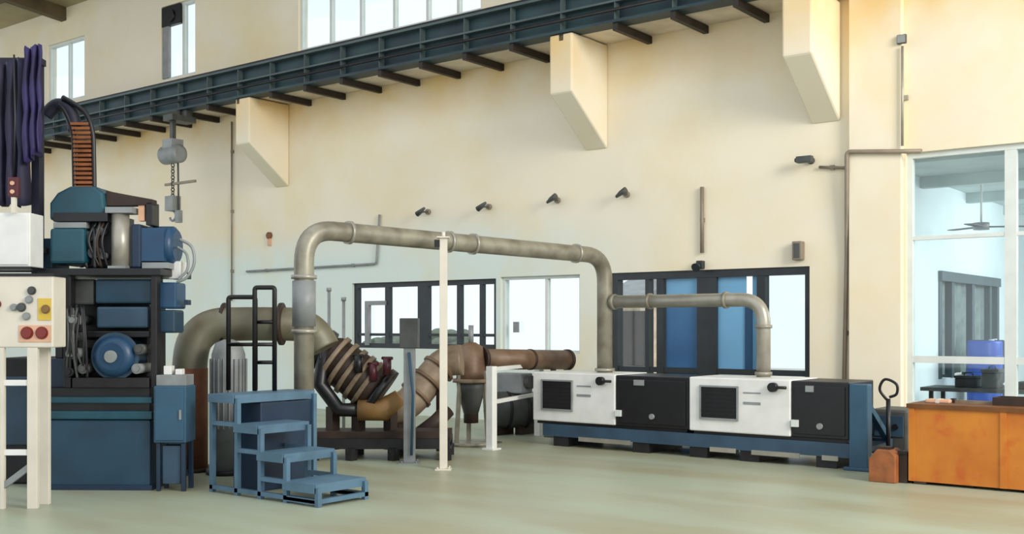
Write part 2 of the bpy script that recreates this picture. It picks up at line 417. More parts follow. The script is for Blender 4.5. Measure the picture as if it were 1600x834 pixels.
# beams under the side room's ceiling
b = MB()
for yy in (16.2, 18.6, 21): b.box((AXL, yy, 3.62), (5, yy+.16, 3.78))
struct(b.build('annex_trim', 'annex_ceil'))
fan = thing('ceiling_fan', (-4.25, 16.6, 3.05), 'dark-bladed ceiling fan hanging in the side room behind the glass', 'fan')
MB().cyl((-4.25, 16.6, 3.06), (-4.25, 16.6, 3.78), .015).cyl((-4.25, 16.6, 3.70), (-4.25, 16.6, 3.78), .05).build('rod', 'white', fan)
MB().cyl((-4.25, 16.6, 3.0), (-4.25, 16.6, 3.1), .11).build('motor', 'grey', fan)
for k in range(3):
    a = k*2*PI/3+.5; d = Vector((math.cos(a), math.sin(a), 0)); c = Vector((-4.25, 16.6, 3.04))
    MB().bar(c+d*.1, c+d*.6, .13, .012).build('blade', 'dark_grey', fan)
def drum(x, y, z, m, label):
    t = thing('storage_drum', (x, y, z), label, 'drum', group='drums in the side room')
    r = .25; h = .68
    b = MB(); b.tube([(x,y,z),(x,y,z+.03),(x,y,z+h-.03),(x,y,z+h)], [r-.015, r, r, r-.015], 28).build('body', m, t)
    MB().cyl((x,y,z+h*.33-.012),(x,y,z+h*.33+.012), r+.012, seg=28).cyl((x,y,z+h*.66-.012),(x,y,z+h*.66+.012), r+.012, seg=28).build('hoop', m, t)
    MB().cyl((x+.1,y,z+h),(x+.1,y,z+h+.02), .04).build('bung', 'white', t)
drum(-4.42, 17.45, 0, 'drum_blue', 'bright blue drum on the side room floor, under the upper bright blue drum')
drum(-4.42, 17.45, .705, 'drum_blue', 'bright blue drum on top of another, behind the interior window')
drum(-4.6, 18.35, 0, 'drum_dark', 'dark blue drum on the side room floor, under the upper dark blue drum')
drum(-4.6, 18.35, .705, 'drum_dark', 'dark blue drum on top of another, left of the bright blue drums')
bt = thing('work_bench', (-3.6, 15.6, 0), 'long dark work bench just behind the interior window', 'bench')
MB().box((-4.7, 15.25, .72), (-1.2, 15.95, .77)).build('bench_top', 'dark_grey', bt)
for xx in (-4.6, -1.35):
    for yy in (15.3, 15.85): MB().box((xx, yy, 0), (xx+.05, yy+.05, .72)).build('leg', 'dark', bt)
for i, (xx, ww, hh, m, lb) in enumerate(((-4.3, .28, .16, 'black', 'low black box at the left end of the bench in the side room'), (-3.95, .2, .26, 'dark_grey', 'tall dark grey box on the bench in the side room'), (-3.5, .4, .1, 'dark', 'flat dark box on the bench in front of the blue drums'))):
    k = thing('tool_box', (xx+ww/2, 15.6, .77), lb, 'box', group='boxes on the side room bench')
    MB().box((xx, 15.45, .77), (xx+ww, 15.75, .77+hh*.8)).build('body', m, k, bevel=.01)
    MB().box((xx-.01, 15.44, .77+hh*.8), (xx+ww+.01, 15.76, .77+hh)).tube(bent([(xx+ww*.3,15.6,.77+hh),(xx+ww*.3,15.6,.81+hh),(xx+ww*.7,15.6,.81+hh),(xx+ww*.7,15.6,.77+hh)], .03), .008, 8).build('lid', m, k)

# ------------------------------------------------------------------ outside, seen through the panes
def shed(x0, x1, y0, y1, h, m, label):
    t = thing('shed', ((x0+x1)/2, y0, 0), label, 'building')
    MB().box((x0, y0, -.02), (x1, y1, h)).build('wall', m, t)
    MB().prism([(x0-.2, y0-.3, h), (x0-.2, (y0+y1)/2, h+.6), (x0-.2, y1+.3, h)], (x1-x0+.4, 0, 0)).build('roof', 'grey', t)
    MB().box((x0+.5, y0-.04, .02), (x0+1.3, y0, 2.0)).build('door', 'dark_brown', t)
shed(px(948,24), px(1000,24), 24, 27, 2.3, 'brick_tan', 'tan brick outbuilding seen through the left pane of the door opening')
def shrub(x, y, h, label):
    t = thing('shrub', (x, y, -.02), label, 'shrub', group='shrubs outside the window')
    f = MB()
    for k in range(46):
        a = random.random()*6.28; r = random.random()**.5*.8; zz = .5+random.random()*(h-.5)
        f.ball((x+r*math.cos(a), y+r*math.sin(a), zz), .16+.12*random.random(), (1,1,.8))
    f.build('foliage', 'shrub', t)
    MB().cyl((x, y, -.02), (x, y, h*.6), .05).build('stem', 'dark_brown', t)
shrub(px(620, 22), 22, 1.2, 'pale green shrub outside the dark framed window, left of the wide mullion')
shrub(px(690, 26), 26, 1.35, 'pale green shrub outside the dark framed window, right of the wide mullion')

# ------------------------------------------------------------------ corbels
def corbel(xr, label):
    xl = xr-.42; t = 1.0
    b = MB(); b.prism([(xl, WY, 6.035), (xl, WY-t, 6.035), (xl, WY-t, 5.15), (xl, WY, 4.4)], (.42, 0, 0))
    o = b.build(label, 'wall', bevel=.03); return struct(o)
for k, u in enumerate((1314, 950, 452)): corbel(px(u, WY), 'trim_%d' % (k+6))

# ------------------------------------------------------------------ crane runway
GY = 13.62
cr = thing('crane_runway', (-18, GY, 5.88), 'long dark teal crane runway girder carried on the wall corbels', 'crane girder')
XA, XB = -33.5, -5.35
MB().box((XA, GY-.01, 6.08), (XB, GY+.01, 6.6)).build('web', 'crane_teal', cr)
MB().box((XA, GY-.15, 6.6), (XB, GY+.15, 6.64)).build('top_flange', 'crane_light', cr)
MB().box((XA, GY-.15, 6.04), (XB, GY+.15, 6.08)).build('bottom_flange', 'crane_teal', cr)
MB().box((XA, GY-.03, 6.64), (XB, GY+.03, 6.72)).build('crane_rail', 'dark', cr)
MB().box((XA, GY-.14, 6.34), (XB, GY-.01, 6.37)).build('angle_iron', 'crane_light', cr)
MB().tube([(XA, GY-.16, 6.22), (XB, GY-.16, 6.22)], .025, 8).build('power_conduit', 'dark', cr)
x = XB-.3; sp = .96
pr = None; ps = None
while x > XA+.3:
    if ps is None:
        ps = MB().box((x-.008, GY-.13, 6.08), (x+.008, GY-.01, 6.6)).build('stiffener', 'crane_light', cr); px0 = x
        pr = MB().box((x-.04, GY-.12, 5.93), (x+.04, WY, 6.04)).build('walkway_rib', 'crane_rib', cr)
    else:
        for p in (ps, pr):
            c = p.copy(); COL.objects.link(c); c.parent = cr; c.location = (x-px0, 0, 0)
    x -= sp
MB().box((XA, GY+.17, 6.05), (XB, WY-.02, 6.08)).build('walkway_plate', 'walk', cr)
MB().box((XA, GY+.18, 6.08), (XB, GY+.21, 6.2)).build('toe_board', 'crane_teal', cr)
# hoist hanging from the runway at the left
hx, hy = pw(270, 250, 13.3).x, 13.3
h = thing('chain_hoist', (hx, hy, 4.1), 'grey chain hoist hanging under the crane girder at the left', 'hoist')
MB().box((hx-.16, hy-.12, 5.78), (hx+.16, hy+.45, 5.9)).box((hx-.05, hy-.04, 5.3), (hx+.05, hy+.04, 5.8)).box((hx-.1, hy+.25, 5.88), (hx+.1, hy+.4, 6.04)).build('trolley', 'dark_grey', h)
MB().tube([(hx-.3, hy, 5.1), (hx-.26, hy, 5.1), (hx+.22, hy, 5.1), (hx+.26, hy, 5.1)], [.12, .19, .19, .12], 20).box((hx-.16, hy-.14, 5.1), (hx+.16, hy+.14, 5.4)).build('motor', 'grey', h)
c = MB()
for k in range(12): c.tube(arc((hx, hy, 4.88-k*.062), .036, 0, 2*PI, (1,0,0) if k%2 else (0,1,0), (0,0,1), 10), .012, 6, caps=False)
c.build('chain', 'dark_grey', h)
MB().box((hx-.13, hy-.1, 3.95), (hx+.13, hy+.1, 4.25)).tube(arc((hx, hy, 3.85), .1, PI*.5, -PI*.9, (1,0,0), (0,0,1), 12), .024, 8).build('hook_block', 'grey', h)
MB().tube([(hx+.17, hy, 5.1), (hx+.2, hy, 3.9)], .02, 8).build('pendant_cable', 'dark_grey', h)
MB().box((hx+.14, hy-.05, 3.7), (hx+.26, hy+.05, 3.95)).build('pendant_switch', 'grey', h)
MB().bar((hx-.25, hy, 4.5), (hx+.75, hy, 4.5), .05).build('spreader_bar', 'conduit', h)
# ------------------------------------------------------------------ wall fittings
def conduit(pts, label, r=.025, m='conduit', cat='pipe', name='conduit_pipe'):
    t = thing(name, Vector(pts[-1]), label, cat)
    MB().tube(bent(pts, .06), r, 8).build('pipe', m, t)
    c = MB()
    for i in range(len(pts)-1):
        a = Vector(pts[i]); q = Vector(pts[i+1]); n = max(1, int((q-a).length/1.2))
        for k in range(n):
            p = a.lerp(q, (k+.5)/n); c.box((p.x-.03, WY-.05, p.z-.03), (p.x+.03, WY, p.z+.03))
    c.split('clip', m, t)
y = WY-.04
conduit([pw(1440, 236, y-.13), pw(1323, 237, y-.13), pw(1323, 400, y-.02), pw(1318, 640, y-.02)], 'thin brown conduit running down the wall left of the pilaster', .03)
conduit([pw(1410, 72, y-.12), pw(1410, 228, y-.12)], 'faint grey conduit dropping from the small junction box high on the right wall', .018, 'steel')
conduit([pw(593, 335, y), pw(588, 412, y), pw(385, 424, y)], 'L-shaped grey conduit above the left end of the duct', .022, 'grey')
conduit([pw(362, 190, y), pw(362, 470, y)], 'thin vertical pipe on the wall between the chain hoist and the first corbel', .018, 'conduit')
conduit([pw(1097, 292, y), pw(1097, 395, y)], 'short dark vertical pipe above the middle of the door opening', .03, 'conduit')
conduit([pw(1280, 261, y), pw(1320, 262, y)], 'short horizontal pipe joining the right wall camera to the brown conduit', .02, 'conduit')
spot = None
labs = ['small dark wall lamp above the duct, furthest left of the row of four', 'small dark wall lamp, second from the left in the row of four above the duct',
        'small dark wall lamp, third from the left in the row of four above the duct', 'small dark wall lamp, right-hand end of the row of four above the duct']
def wall_lamp(p, lb, group):
    t = thing('wall_lamp', p, lb, 'lamp', group=group)
    MB().cyl(p, p-Vector((0, .05, 0)), .05, seg=12).build('wall_plate', 'conduit', t)
    MB().bar(p-Vector((0,.03,0)), p-Vector((.0,.2,.02)), .03).build('bracket', 'dark_grey', t)
    q = p-Vector((0, .2, .0))
    MB().tube([q+Vector((-.1,0,-.05)), q+Vector((.0,0,.0)), q+Vector((.08,0,.05))], [.05, .04, .02], 14).build('lamp_head', 'dark_grey', t)
    return t
for i, (u, v) in enumerate(((670, 331), (765, 323), (872, 313), (980, 304))):
    p = pw(u, v, WY-.005)
    if spot is None: spot = wall_lamp(p, labs[0], 'wall lamps above the duct')
    else:
        c = copy_tree(spot, p, labs[i])
        if i > 1: c.rotation_euler = (0, PI, 0)     # the two right-hand heads droop the other way
p = pw(1268, 251, WY)
t = thing('security_camera', p, 'small dark security camera on the wall above the door opening', 'camera')
MB().cyl(p, p-Vector((0,.04,0)), .05).bar(p, p-Vector((0,.15,0)), .025).build('bracket', 'dark_grey', t)
MB().box(p+Vector((-.14,-.22,-.045)), p+Vector((.08,-.12,.045))).cyl(p+Vector((-.14,-.17,0)), p+Vector((-.17,-.17,0)), .03).build('body', 'dark_grey', t, bevel=.008)
p = pw(1410, 62, WY-.12)
t = thing('junction_box', p, 'small grey junction box at the top of the right pilaster', 'junction box')
MB().box(p+Vector((-.06,-.05,-.06)), p+Vector((.06,0,.06))).build('body', 'dark_grey', t, bevel=.008); MB().box(p+Vector((-.05,-.06,-.05)), p+Vector((.05,-.05,.05))).build('lid', 'grey', t)
p = pw(1250, 392, WY)
t = thing('wall_speaker', p, 'small grey box fixed above the right corner of the door frame', 'box')
MB().box(p+Vector((-.07,-.12,-.13)), p+Vector((.07,0,.13))).build('body', 'conduit', t, bevel=.01); MB().box(p+Vector((-.04,-.13,-.1)), p+Vector((.04,-.12,.1))).build('grille', 'dark_grey', t)
p = pw(1097, 418, WY)
t = thing('door_lamp', p, 'small dark lamp over the middle of the door opening', 'lamp')
MB().box(p+Vector((-.05,-.1,-.02)), p+Vector((.05,0,.1))).build('body', 'frame_dark', t, bevel=.01); MB().tube([p+Vector((0,-.1,.04)), p+Vector((0,-.2,-.01))], [.03, .07]).build('shade', 'frame_dark', t)
p = pw(422, 368, WY)
t = thing('fire_alarm', p, 'tiny reddish alarm bell on the wall near the left corbel', 'alarm')
MB().cyl(p, p-Vector((0,.05,0)), .07).build('bell', 'rust', t); MB().box(p+Vector((-.04,-.04,-.2)), p+Vector((.04,0,-.06))).build('box', 'peach', t)

# ------------------------------------------------------------------ twin compressors on a blue skid
CY = 11.9
X2 = lambda u: px(u, CY)
sk = thing('machine_skid', ((X2(850)+X2(1345))/2, CY, 0), 'long low blue steel skid under the two white machines', 'skid')
xa, xb = X2(848), X2(1352)
MB().box((xa, CY, .13), (xb, CY+.06, .29)).box((xa, CY+.84, .13), (xb, CY+.9, .29)).build('side_rail', 'skid_blue', sk)
MB().box((xa, CY+.06, .2), (xb, CY+.84, .26)).build('deck', 'deep_blue', sk)
for u in (875, 1000, 1090, 1170, 1290): MB().box((X2(u)-.12, CY+.02, 0), (X2(u)+.12, CY+.88, .13)).build('foot', 'dark', sk)
for u0, u1 in ((905, 985), (1110, 1150), (1175, 1250), (1285, 1310)): MB().box((X2(u0), CY-.02, .09), (X2(u1), CY, .145)).build('edge_strip', 'steel', sk)
MB().box((X2(1328), CY-.03, 0), (X2(1357), CY+.12, .96)).box((X2(1320), CY-.05, 0), (X2(1366), CY+.2, .04)).build('corner_post', 'cabinet_blue', sk, bevel=.01)
MB().bar((X2(1345), CY+.15, .75), (X2(1345), CY+.85, .3), .07).build('brace', 'cabinet_blue', sk)
def compressor(ua, ub, uc, side, pipe_u, lb):
    a, b_, c = X2(ua), X2(ub), X2(uc)
    t = thing('compressor', ((a+c)/2, CY, .29), lb, 'machine', group='white and black machines on the blue skid')
    z0, z1 = .33, .985; y = CY-.02; d = .82
    MB().box((a+.04, y+.05, .29), (c-.04, y+d-.05, z0)).build('plinth', 'black', t)
    MB().box((a, y, z0), (b_, y+d, z1)).build('white_housing', 'white', t, bevel=.015)
    # recessed dark intake with frame and louvres
    w0 = a+(b_-a)*.13; w1 = a+(b_-a)*.49; q0 = z0+.17; q1 = z0+.54
    MB().box((w0, y-.012, q0), (w1, y-.001, q1)).build('intake_panel', 'black', t)
    f = MB()
    for (p, q) in (((w0-.02, q0-.02), (w1+.02, q0)), ((w0-.02, q1), (w1+.02, q1+.02)), ((w0-.02, q0), (w0, q1)), ((w1, q0), (w1+.02, q1))): f.box((p[0], y-.025, p[1]), (q[0], y, q[1]))
    f.build('intake_frame', 'grey', t)
    f = MB()
    for k in range(7): f.box((w0+.01, y-.02, q0+.03+k*.05), (w1-.01, y-.012, q0+.04+k*.05))
    f.build('louvres', 'black', t)
    MB().box((w1+.08, y-.006, q1-.06), (w1+.3, y, q1-.045)).box((w1+.08, y-.006, q1-.19), (w1+.3, y, q1-.16)).build('vent_slots', 'grey', t)
    MB().box((b_, y+.02, z0+.0), (c, y+d, z1-.01)).build('black_housing', 'black', t, bevel=.012)
    f = MB(); f.box((b_+.04, y+.005, z0+.04), (c-.04, y+.02, z1-.06)); f.build('service_door', 'black', t, bevel=.006)
    MB().box((b_+.02, y-.03, z0+.12), (b_+.1, y+.02, z0+.2)).build('latch', 'frame_white', t)
    MB().cyl((b_+(c-b_)*.52, y-.02, z0+.14), (b_+(c-b_)*.52, y+.02, z0+.14), .035).build('gauge', 'grey', t)
    MB().box((b_+(c-b_)*.27, y-.01, z1-.13), (b_+(c-b_)*.41, y+.02, z1-.06)).build('nameplate', 'grey', t)
    MB().cyl((b_-.2, y-.07, z1-.09), (b_-.2, y, z1-.09), .055).cyl((b_-.2, y-.05, z1-.09), (b_-.03, y-.05, z1-.09), .018, seg=8).build('valve', 'black', t)
    return t
compressor(834, 962, 1076, 0, 0, 'left white and black machine on the blue skid, dark square intake')
compressor(1078, 1236, 1326, 0, 0, 'right white and black machine on the blue skid, beside the blue corner post')

# ------------------------------------------------------------------ overhead duct from the floor by the steps to the first machine
PA = pd(475, 430, 11.45); DX = PA.x; DYp = PA.y
PB = pw(945, 430, 12.35)
d = thing('overhead_duct', (DX, DYp, 0), 'long silver duct rising beside the blue steps and running over to the white machines', 'duct')
ztop = EYE+(V0-357)*11.45/F; zt2 = EYE+(V0-400)*(12.35/ray(945, 0).y)/F
R = .105
pth = bent([(DX, DYp, 0.02), (DX, DYp, ztop), (PB.x, PB.y, zt2), (PB.x, PB.y, .985)], .36, 10)
MB().tube(pth, R, 24).build('duct_run', 'galv', d)
f = MB()
for zz in (.03, 1.55, 2.12): f.cyl((DX, DYp, zz-.02), (DX, DYp, zz+.02), R+.03)
for k in (.12, .42, .5, .88):
    p = Vector((DX, DYp, ztop)).lerp(Vector((PB.x, PB.y, zt2)), k); e = (Vector((PB.x, PB.y, zt2))-Vector((DX, DYp, ztop))).normalized()
    f.cyl(p-e*.02, p+e*.02, R+.022)
f.cyl((PB.x, PB.y, 1.0), (PB.x, PB.y, 1.04), R+.03)
f.split('flange', 'steel', d)
MB().tube([(DX, DYp, 1.6), (DX, DYp, 2.08)], R+.018, 24).build('bellows_sleeve', 'grey', d)
# branch duct to the second machine
P2 = pw(1193, 480, 12.35); zb = 1.93
d2 = thing('branch_duct', (P2.x, P2.y, .985), 'short silver branch duct bending down onto the right white machine', 'duct')
MB().tube(bent([(PB.x+R, PB.y, zb), (P2.x, P2.y, zb), (P2.x, P2.y, .985)], .3, 10), .085, 24).build('duct_run', 'steel', d2)
f = MB()
for xx in (PB.x+R+.05, PB.x+.7, P2.x-.5): f.cyl((xx-.02, PB.y, zb), (xx+.02, PB.y, zb), .105)
for zz in (1.03, 1.6): f.cyl((P2.x, P2.y, zz-.02), (P2.x, P2.y, zz+.02), .105)
f.split('flange', 'galv', d2)

# ------------------------------------------------------------------ big arched pipe, blower and brown duct behind the steps
T = 12.3; s = T/F
def q3(u, v, t=T): return pd(u, v, t)
a = thing('arched_pipe', (q3(295, 700).x, q3(295, 700).y, 0), 'fat rusty grey pipe arching up from the floor behind the blue steps', 'pipe')
p0 = q3(296, 735, 12.1)
p0.z = .02
pa = [p0, q3(296, 600, 12.1), q3(300, 545, 12.1), q3(314, 520, 12.15), q3(338, 508, 12.2), q3(375, 506, 12.25), q3(425, 506, 12.3), q3(468, 508, 12.4), q3(492, 522, 12.5), q3(506, 545, 12.5)]
def smooth(pts, n=5):
    P = [pts[0]]+pts+[pts[-1]]; out = []
    for i in range(1, len(P)-2):
        for k in range(n):
            t = k/n; out.append(.5*((2*P[i])+(P[i+1]-P[i-1])*t+(2*P[i-1]-5*P[i]+4*P[i+1]-P[i+2])*t*t+(3*P[i]-P[i-1]-3*P[i+1]+P[i+2])*t**3))
    out.append(pts[-1]); return out
sp_ = smooth([Vector(p) for p in pa])
MB().tube(sp_, .19, 28).build('pipe_bend', 'insul', a)
MB().tube([p0, q3(296, 575, 12.1)], .2, 28).build('rusty_leg', 'rust', a)
f = MB(); f.cyl((p0.x, p0.y, .0), (p0.x, p0.y, .04), .28)
e = Vector((CN, SN, 0)); 
for u in (352, 440): c = q3(u, 506, 12.28); f.cyl(c-e*.02, c+e*.02, .24)
f.split('flange', 'dark_brown', a)
# blower
bl = thing('ribbed_blower', (q3(545, 650, 13.3).x, q3(545, 650, 13.3).y, 0), 'dark and tan ribbed blower tilted down to the right of the arched pipe', 'blower')
A = q3(505, 548, 13.3); B = q3(592, 612, 13.3)
MB().tube([A, A.lerp(B, .12), A.lerp(B, .9), B], [.2, .27, .3, .22], 28).build('barrel', 'dark_brown', bl)
MB().rings_along(A.lerp(B, .2), A.lerp(B, .8), .315, 5, .055, ends=True).split('cooling_rib', 'tan', bl)
f = MB(); dd = (B-A).normalized(); f.cyl(A-dd*.05, A+dd*.03, .28); f.cyl(B-dd*.03, B+dd*.06, .33); f.split('end_flange', 'black', bl)
MB().tube([q3(508, 535, 13.1), q3(500, 600, 13.1), q3(530, 640, 13.1), q3(590, 640, 13.1)], .09, 14).build('lower_casing', 'black', bl)
MB().box(q3(500, 540, 13.0), q3(532, 560, 13.3)).build('motor_cap', 'black', bl, bevel=.01)
for (u, v, m) in ((560, 562, 'black'), (583, 575, 'maroon'), (605, 566, 'maroon')):
    c = q3(u, v, 13.0); MB().cyl(c-Vector((0,0,.15)), c+Vector((0,0,.05)), .05, seg=14).cyl(c+Vector((-.08,0,.05)), c+Vector((.08,0,.05)), .02, seg=8).build('valve', m, bl)
MB().tube([q3(560, 640, 13.1), q3(600, 640, 13.1), q3(625, 620, 13.1)], [.13, .14, .1], 18).build('sump', 'amber', bl)
ff = MB()
for u in (520, 560, 610): c = q3(u, 650, 13.3); ff.box((c.x-.06, c.y-.06, .1), (c.x+.06, c.y+.06, .62))
ff.split('support_leg', 'dark_brown', bl)
c0 = q3(490, 700, 13.3); c1 = q3(705, 700, 13.3); pts = [Vector((c0.x, c0.y, 0)), Vector((c1.x, c1.y, 0))]
fwd = Vector((-SN, CN, 0))
f = MB(); f.bar(pts[0]-fwd*.3+Vector((0,0,.2)), pts[1]-fwd*.3+Vector((0,0,.2)), .08, .12); f.bar(pts[0]+fwd*.3+Vector((0,0,.2)), pts[1]+fwd*.3+Vector((0,0,.2)), .08, .12)
for k in (.03, .3, .6, .97):
    c = pts[0].lerp(pts[1], k); f.bar(c-fwd*.34+Vector((0,0,.13)), c+fwd*.34+Vector((0,0,.13)), .1, .06)
    for sg in (-.3, .3): f.box((c+fwd*sg-Vector((.05,.05,0))), (c+fwd*sg+Vector((.05,.05,.14))))
f.build('base_frame', 'dark', bl)
MB().bar(pts[0]+Vector((0,0,.28)), pts[1]+Vector((0,0,.28)), .5, .12).build('oil_pan', 'dark_brown', bl)
# tan diagonal duct
td = thing('tan_duct', (q3(630, 700, 14.0).x, q3(630, 700, 14.0).y, 0), 'fat tan duct slanting up from the blower to the brown tee piece', 'duct')
g0 = q3(604, 642, 14.0); g1 = q3(640, 628, 14.0); g2 = q3(690, 570, 14.2); g3 = q3(722, 562, 14.2)
MB().tube(smooth([g0, g1, g2, g3], 6), [.2]*19, 24).build('duct_run', 'tan', td)
MB().rings_along(g1.lerp(g2, .2), g1.lerp(g2, .9), .23, 3, .04).split('flange', 'brown', td)
f = MB()
for u, v in ((622, 650), (690, 610)): c = q3(u, v, 14.0); f.box((c.x-.05, c.y-.05, 0), (c.x+.05, c.y+.05, c.z))
f.split('support_leg', 'dark_brown', td)
MB().tube([q3(640, 690, 13.9), q3(680, 660, 13.9), q3(700, 640, 14.0)], .1, 14).build('drain_bend', 'dark_brown', td)
# tee stand
tc = q3(736, 560, 14.7)
te = thing('separator_tower', (tc.x, tc.y, 0), 'brown separator tower behind the white post, feeding the brown duct', 'separator')
MB().tube([(tc.x,tc.y,tc.z+.22), (tc.x,tc.y,tc.z+.16), (tc.x,tc.y,tc.z-.18), (tc.x,tc.y,tc.z-.3)], [.06,.16,.2,.2], 24).build('head', 'brown', te)
MB().tube([(tc.x,tc.y,tc.z-.3), (tc.x,tc.y,.75), (tc.x,tc.y,.35)], [.2,.19,.08], 24).build('grey_body', 'dark_grey', te)
MB().cyl((tc.x,tc.y,.3), (tc.x,tc.y,.62), .1).build('outlet', 'dark_brown', te)
f = MB()
for k in range(3):
    aa = k*2*PI/3+.3; f.bar((tc.x+.25*math.cos(aa), tc.y+.25*math.sin(aa), 0), (tc.x+.18*math.cos(aa), tc.y+.18*math.sin(aa), 1.0), .045)
f.cyl((tc.x,tc.y,0), (tc.x,tc.y,.05), .3); f.build('stand', 'galv', te)
MB().cyl((tc.x,tc.y,tc.z-.32), (tc.x,tc.y,tc.z-.27), .25).build('flange', 'tan', te)
MB().tube([(tc.x,tc.y,tc.z+.2), (tc.x,tc.y,tc.z+.45)], .035, 12).build('vent_stub', 'grey', te)
# brown duct to the right
bd = thing('brown_duct', q3(815, 562, 13.6), 'straight brown duct running right from the separator towards the white machines', 'duct')
e0 = tc+Vector((.0,0,.0)); e0 = q3(749, 561, 14.8); e1 = q3(888, 562, 16.0)
MB().cyl(e0, e1, .142, seg=28).build('duct_run', 'brown', bd)
e1d = (e1-e0).normalized()
f = MB().cyl(e0, e0+e1d*.05, .18); f.cyl(e1-e1d*.05, e1, .155); f.cyl(e0.lerp(e1,.55)-e1d*.02, e0.lerp(e1,.55)+e1d*.02, .15); f.split('flange', 'dark_brown', bd)
for k in (.13, .82): c = e0.lerp(e1, k); MB().box((c.x-.03, c.y-.03, 0), (c.x+.03, c.y+.03, c.z-.12)).box((c.x-.1, c.y-.1, 0), (c.x+.1, c.y+.1, .02)).split('support_leg', 'dark_grey', bd)
# grey receiver tank behind the guard rail
rt = q3(790, 690, 16.1)
tk = thing('receiver_tank', (rt.x, rt.y, 0), 'dark grey horizontal tank behind the low white guard rail', 'tank')
ta = q3(772, 640, 16.1); tb = q3(835, 640, 16.3)
td_ = (tb-ta).normalized()
MB().tube([ta-td_*.14, ta-td_*.1, ta, tb, tb+td_*.1, tb+td_*.14], [.08,.2,.27,.27,.2,.08], 28).build('shell', 'dark_grey', tk)
MB().cyl(ta.lerp(tb,.3)-td_*.02, ta.lerp(tb,.3)+td_*.02, .285, seg=28).cyl(ta.lerp(tb,.75)-td_*.02, ta.lerp(tb,.75)+td_*.02, .285, seg=28).split('band', 'dark', tk)
for k in (.2, .8): c = ta.lerp(tb, k); MB().box((c.x-.06, c.y-.2, 0), (c.x+.06, c.y+.2, c.z-.18)).build('saddle', 'dark_brown', tk)
c = ta.lerp(tb, .5); MB().box((c.x-.24, c.y-.14, c.z+.25), (c.x+.24, c.y+.14, c.z+.55)).build('pump_housing', 'grey', tk, bevel=.02)
MB().cyl((c.x-.3, c.y, c.z+.42), (c.x+.32, c.y, c.z+.42), .1).build('pump', 'dark_grey', tk)

# grey drum inside the arch
g = q3(357, 600, 11.85); g.z = 0
gd = thing('motor_drum', g, 'upright grey motor drum standing under the arched pipe', 'motor')
MB().tube([(g.x,g.y,.04), (g.x,g.y,1.3), (g.x,g.y,1.42), (g.x,g.y,1.46)], [.18,.18,.14,.05], 24).build('body', 'grey', gd)
f = MB()
for k in range(20):
    aa = 2*PI*k/20; f.bar((g.x+.19*math.cos(aa), g.y+.19*math.sin(aa), .5), (g.x+.19*math.cos(aa), g.y+.19*math.sin(aa), 1.25), .015)
f.build('fins', 'grey', gd); MB().cyl((g.x,g.y,0), (g.x,g.y,.05), .24).build('foot_ring', 'dark', gd)

# ------------------------------------------------------------------ posts
def post(u, vb, vt, w_, m, name, lb, cat='post', base=.09):
    p = pg(u, vb); t = EYE*F/(vb-V0); zt = EYE+(V0-vt)*t/F
    o = thing(name, p, lb, cat, YAW)
    MB().box((-w_/2, -w_/2, .012), (w_/2, w_/2, zt)).build('shaft', m, o, local=True, bevel=.004)
    b = MB().box((-base, -base, 0), (base, base, .012))
    for i in (-1, 1):
        for j in (-1, 1): b.cyl((i*base*.7, j*base*.7, .012), (i*base*.7, j*base*.7, .03), .012, seg=8)
    b.build('base_plate', m, o, local=True)
    return o, zt, t
o, zt, t = post(693, 733, 372, .085, 'cream_paint', 'white_post', 'tall slim white post standing in front of the overhead duct')
MB().box((-.07, -.07, zt), (.07, .07, zt+.015)).cyl((0, 0, zt+.0), (.0, 0, zt+.07), .02).build('cap', 'cream_paint', o, local=True)
MB().box((-.1, -.05, zt-.1), (-.04, .05, zt-.02)).build('clamp', 'dark', o, local=True)
o, zt, t = post(640, 723, 497, .13, 'grey', 'grey_stand', 'grey steel stand with a box on top left of the white post', 'stand', .12)
MB().box((-.11, -.09, zt-.35), (.11, .09, zt)).build('switch_box', 'dark_grey', o, local=True, bevel=.01)
MB().tube([(.03, -.09, .1), (.05, -.1, .8), (.0, -.09, 1.3)], .015, 8).build('cable', 'cabinet_blue', o, local=True)
# thin pipe standards left of the window
for i, (u, vb, vt, lb) in enumerate(((537, 690, 470, 'thin grey pipe standing behind the blower, nearer the dark framed window'), (514, 688, 455, 'thin grey pipe standing behind the blower, nearer the overhead duct'))):
    p = pg(u, vb); tt = EYE*F/(vb-V0); zt = EYE+(V0-vt)*tt/F
    k = thing('stand_pipe', p, lb, 'pipe', group='thin pipes behind the blower')
    MB().cyl((p.x,p.y,0), (p.x,p.y,zt), .022, seg=10).build('pipe', 'grey', k); MB().cyl((p.x,p.y,0), (p.x,p.y,.03), .07, seg=12).build('foot', 'dark_grey', k)
    MB().cyl((p.x,p.y,zt), (p.x,p.y,zt+.05), .035, seg=10).build('cap', 'grey', k)
# guard rail: white post and two bars
gp = pg(768, 702)
gr = thing('guard_rail', gp, 'low white guard rail with one stout post, beside the left white machine', 'railing')
tt = EYE*F/(702-V0); zt = EYE-(572-V0)*tt/F
MB().box((gp.x-.05, gp.y-.05, 0), (gp.x+.05, gp.y+.05, zt)).box((gp.x-.09, gp.y-.09, 0), (gp.x+.09, gp.y+.09, .02)).build('post', 'white', gr)
ge = pd(842, 600, 16.0)
ge2 = Vector((ge.x, ge.y, 0))
MB().bar((gp.x, gp.y, zt-.04), (ge.x, ge.y, zt-.04), .05).build('top_rail', 'white', gr)
MB().bar((gp.x, gp.y, zt-.47), (ge.x, ge.y, zt-.47), .05).build('middle_rail', 'white', gr)
MB().box((ge.x-.05, ge.y-.05, 0), (ge.x+.05, ge.y+.05, zt)).build('post', 'white', gr)
gl = pd(712, 600, 14.2)

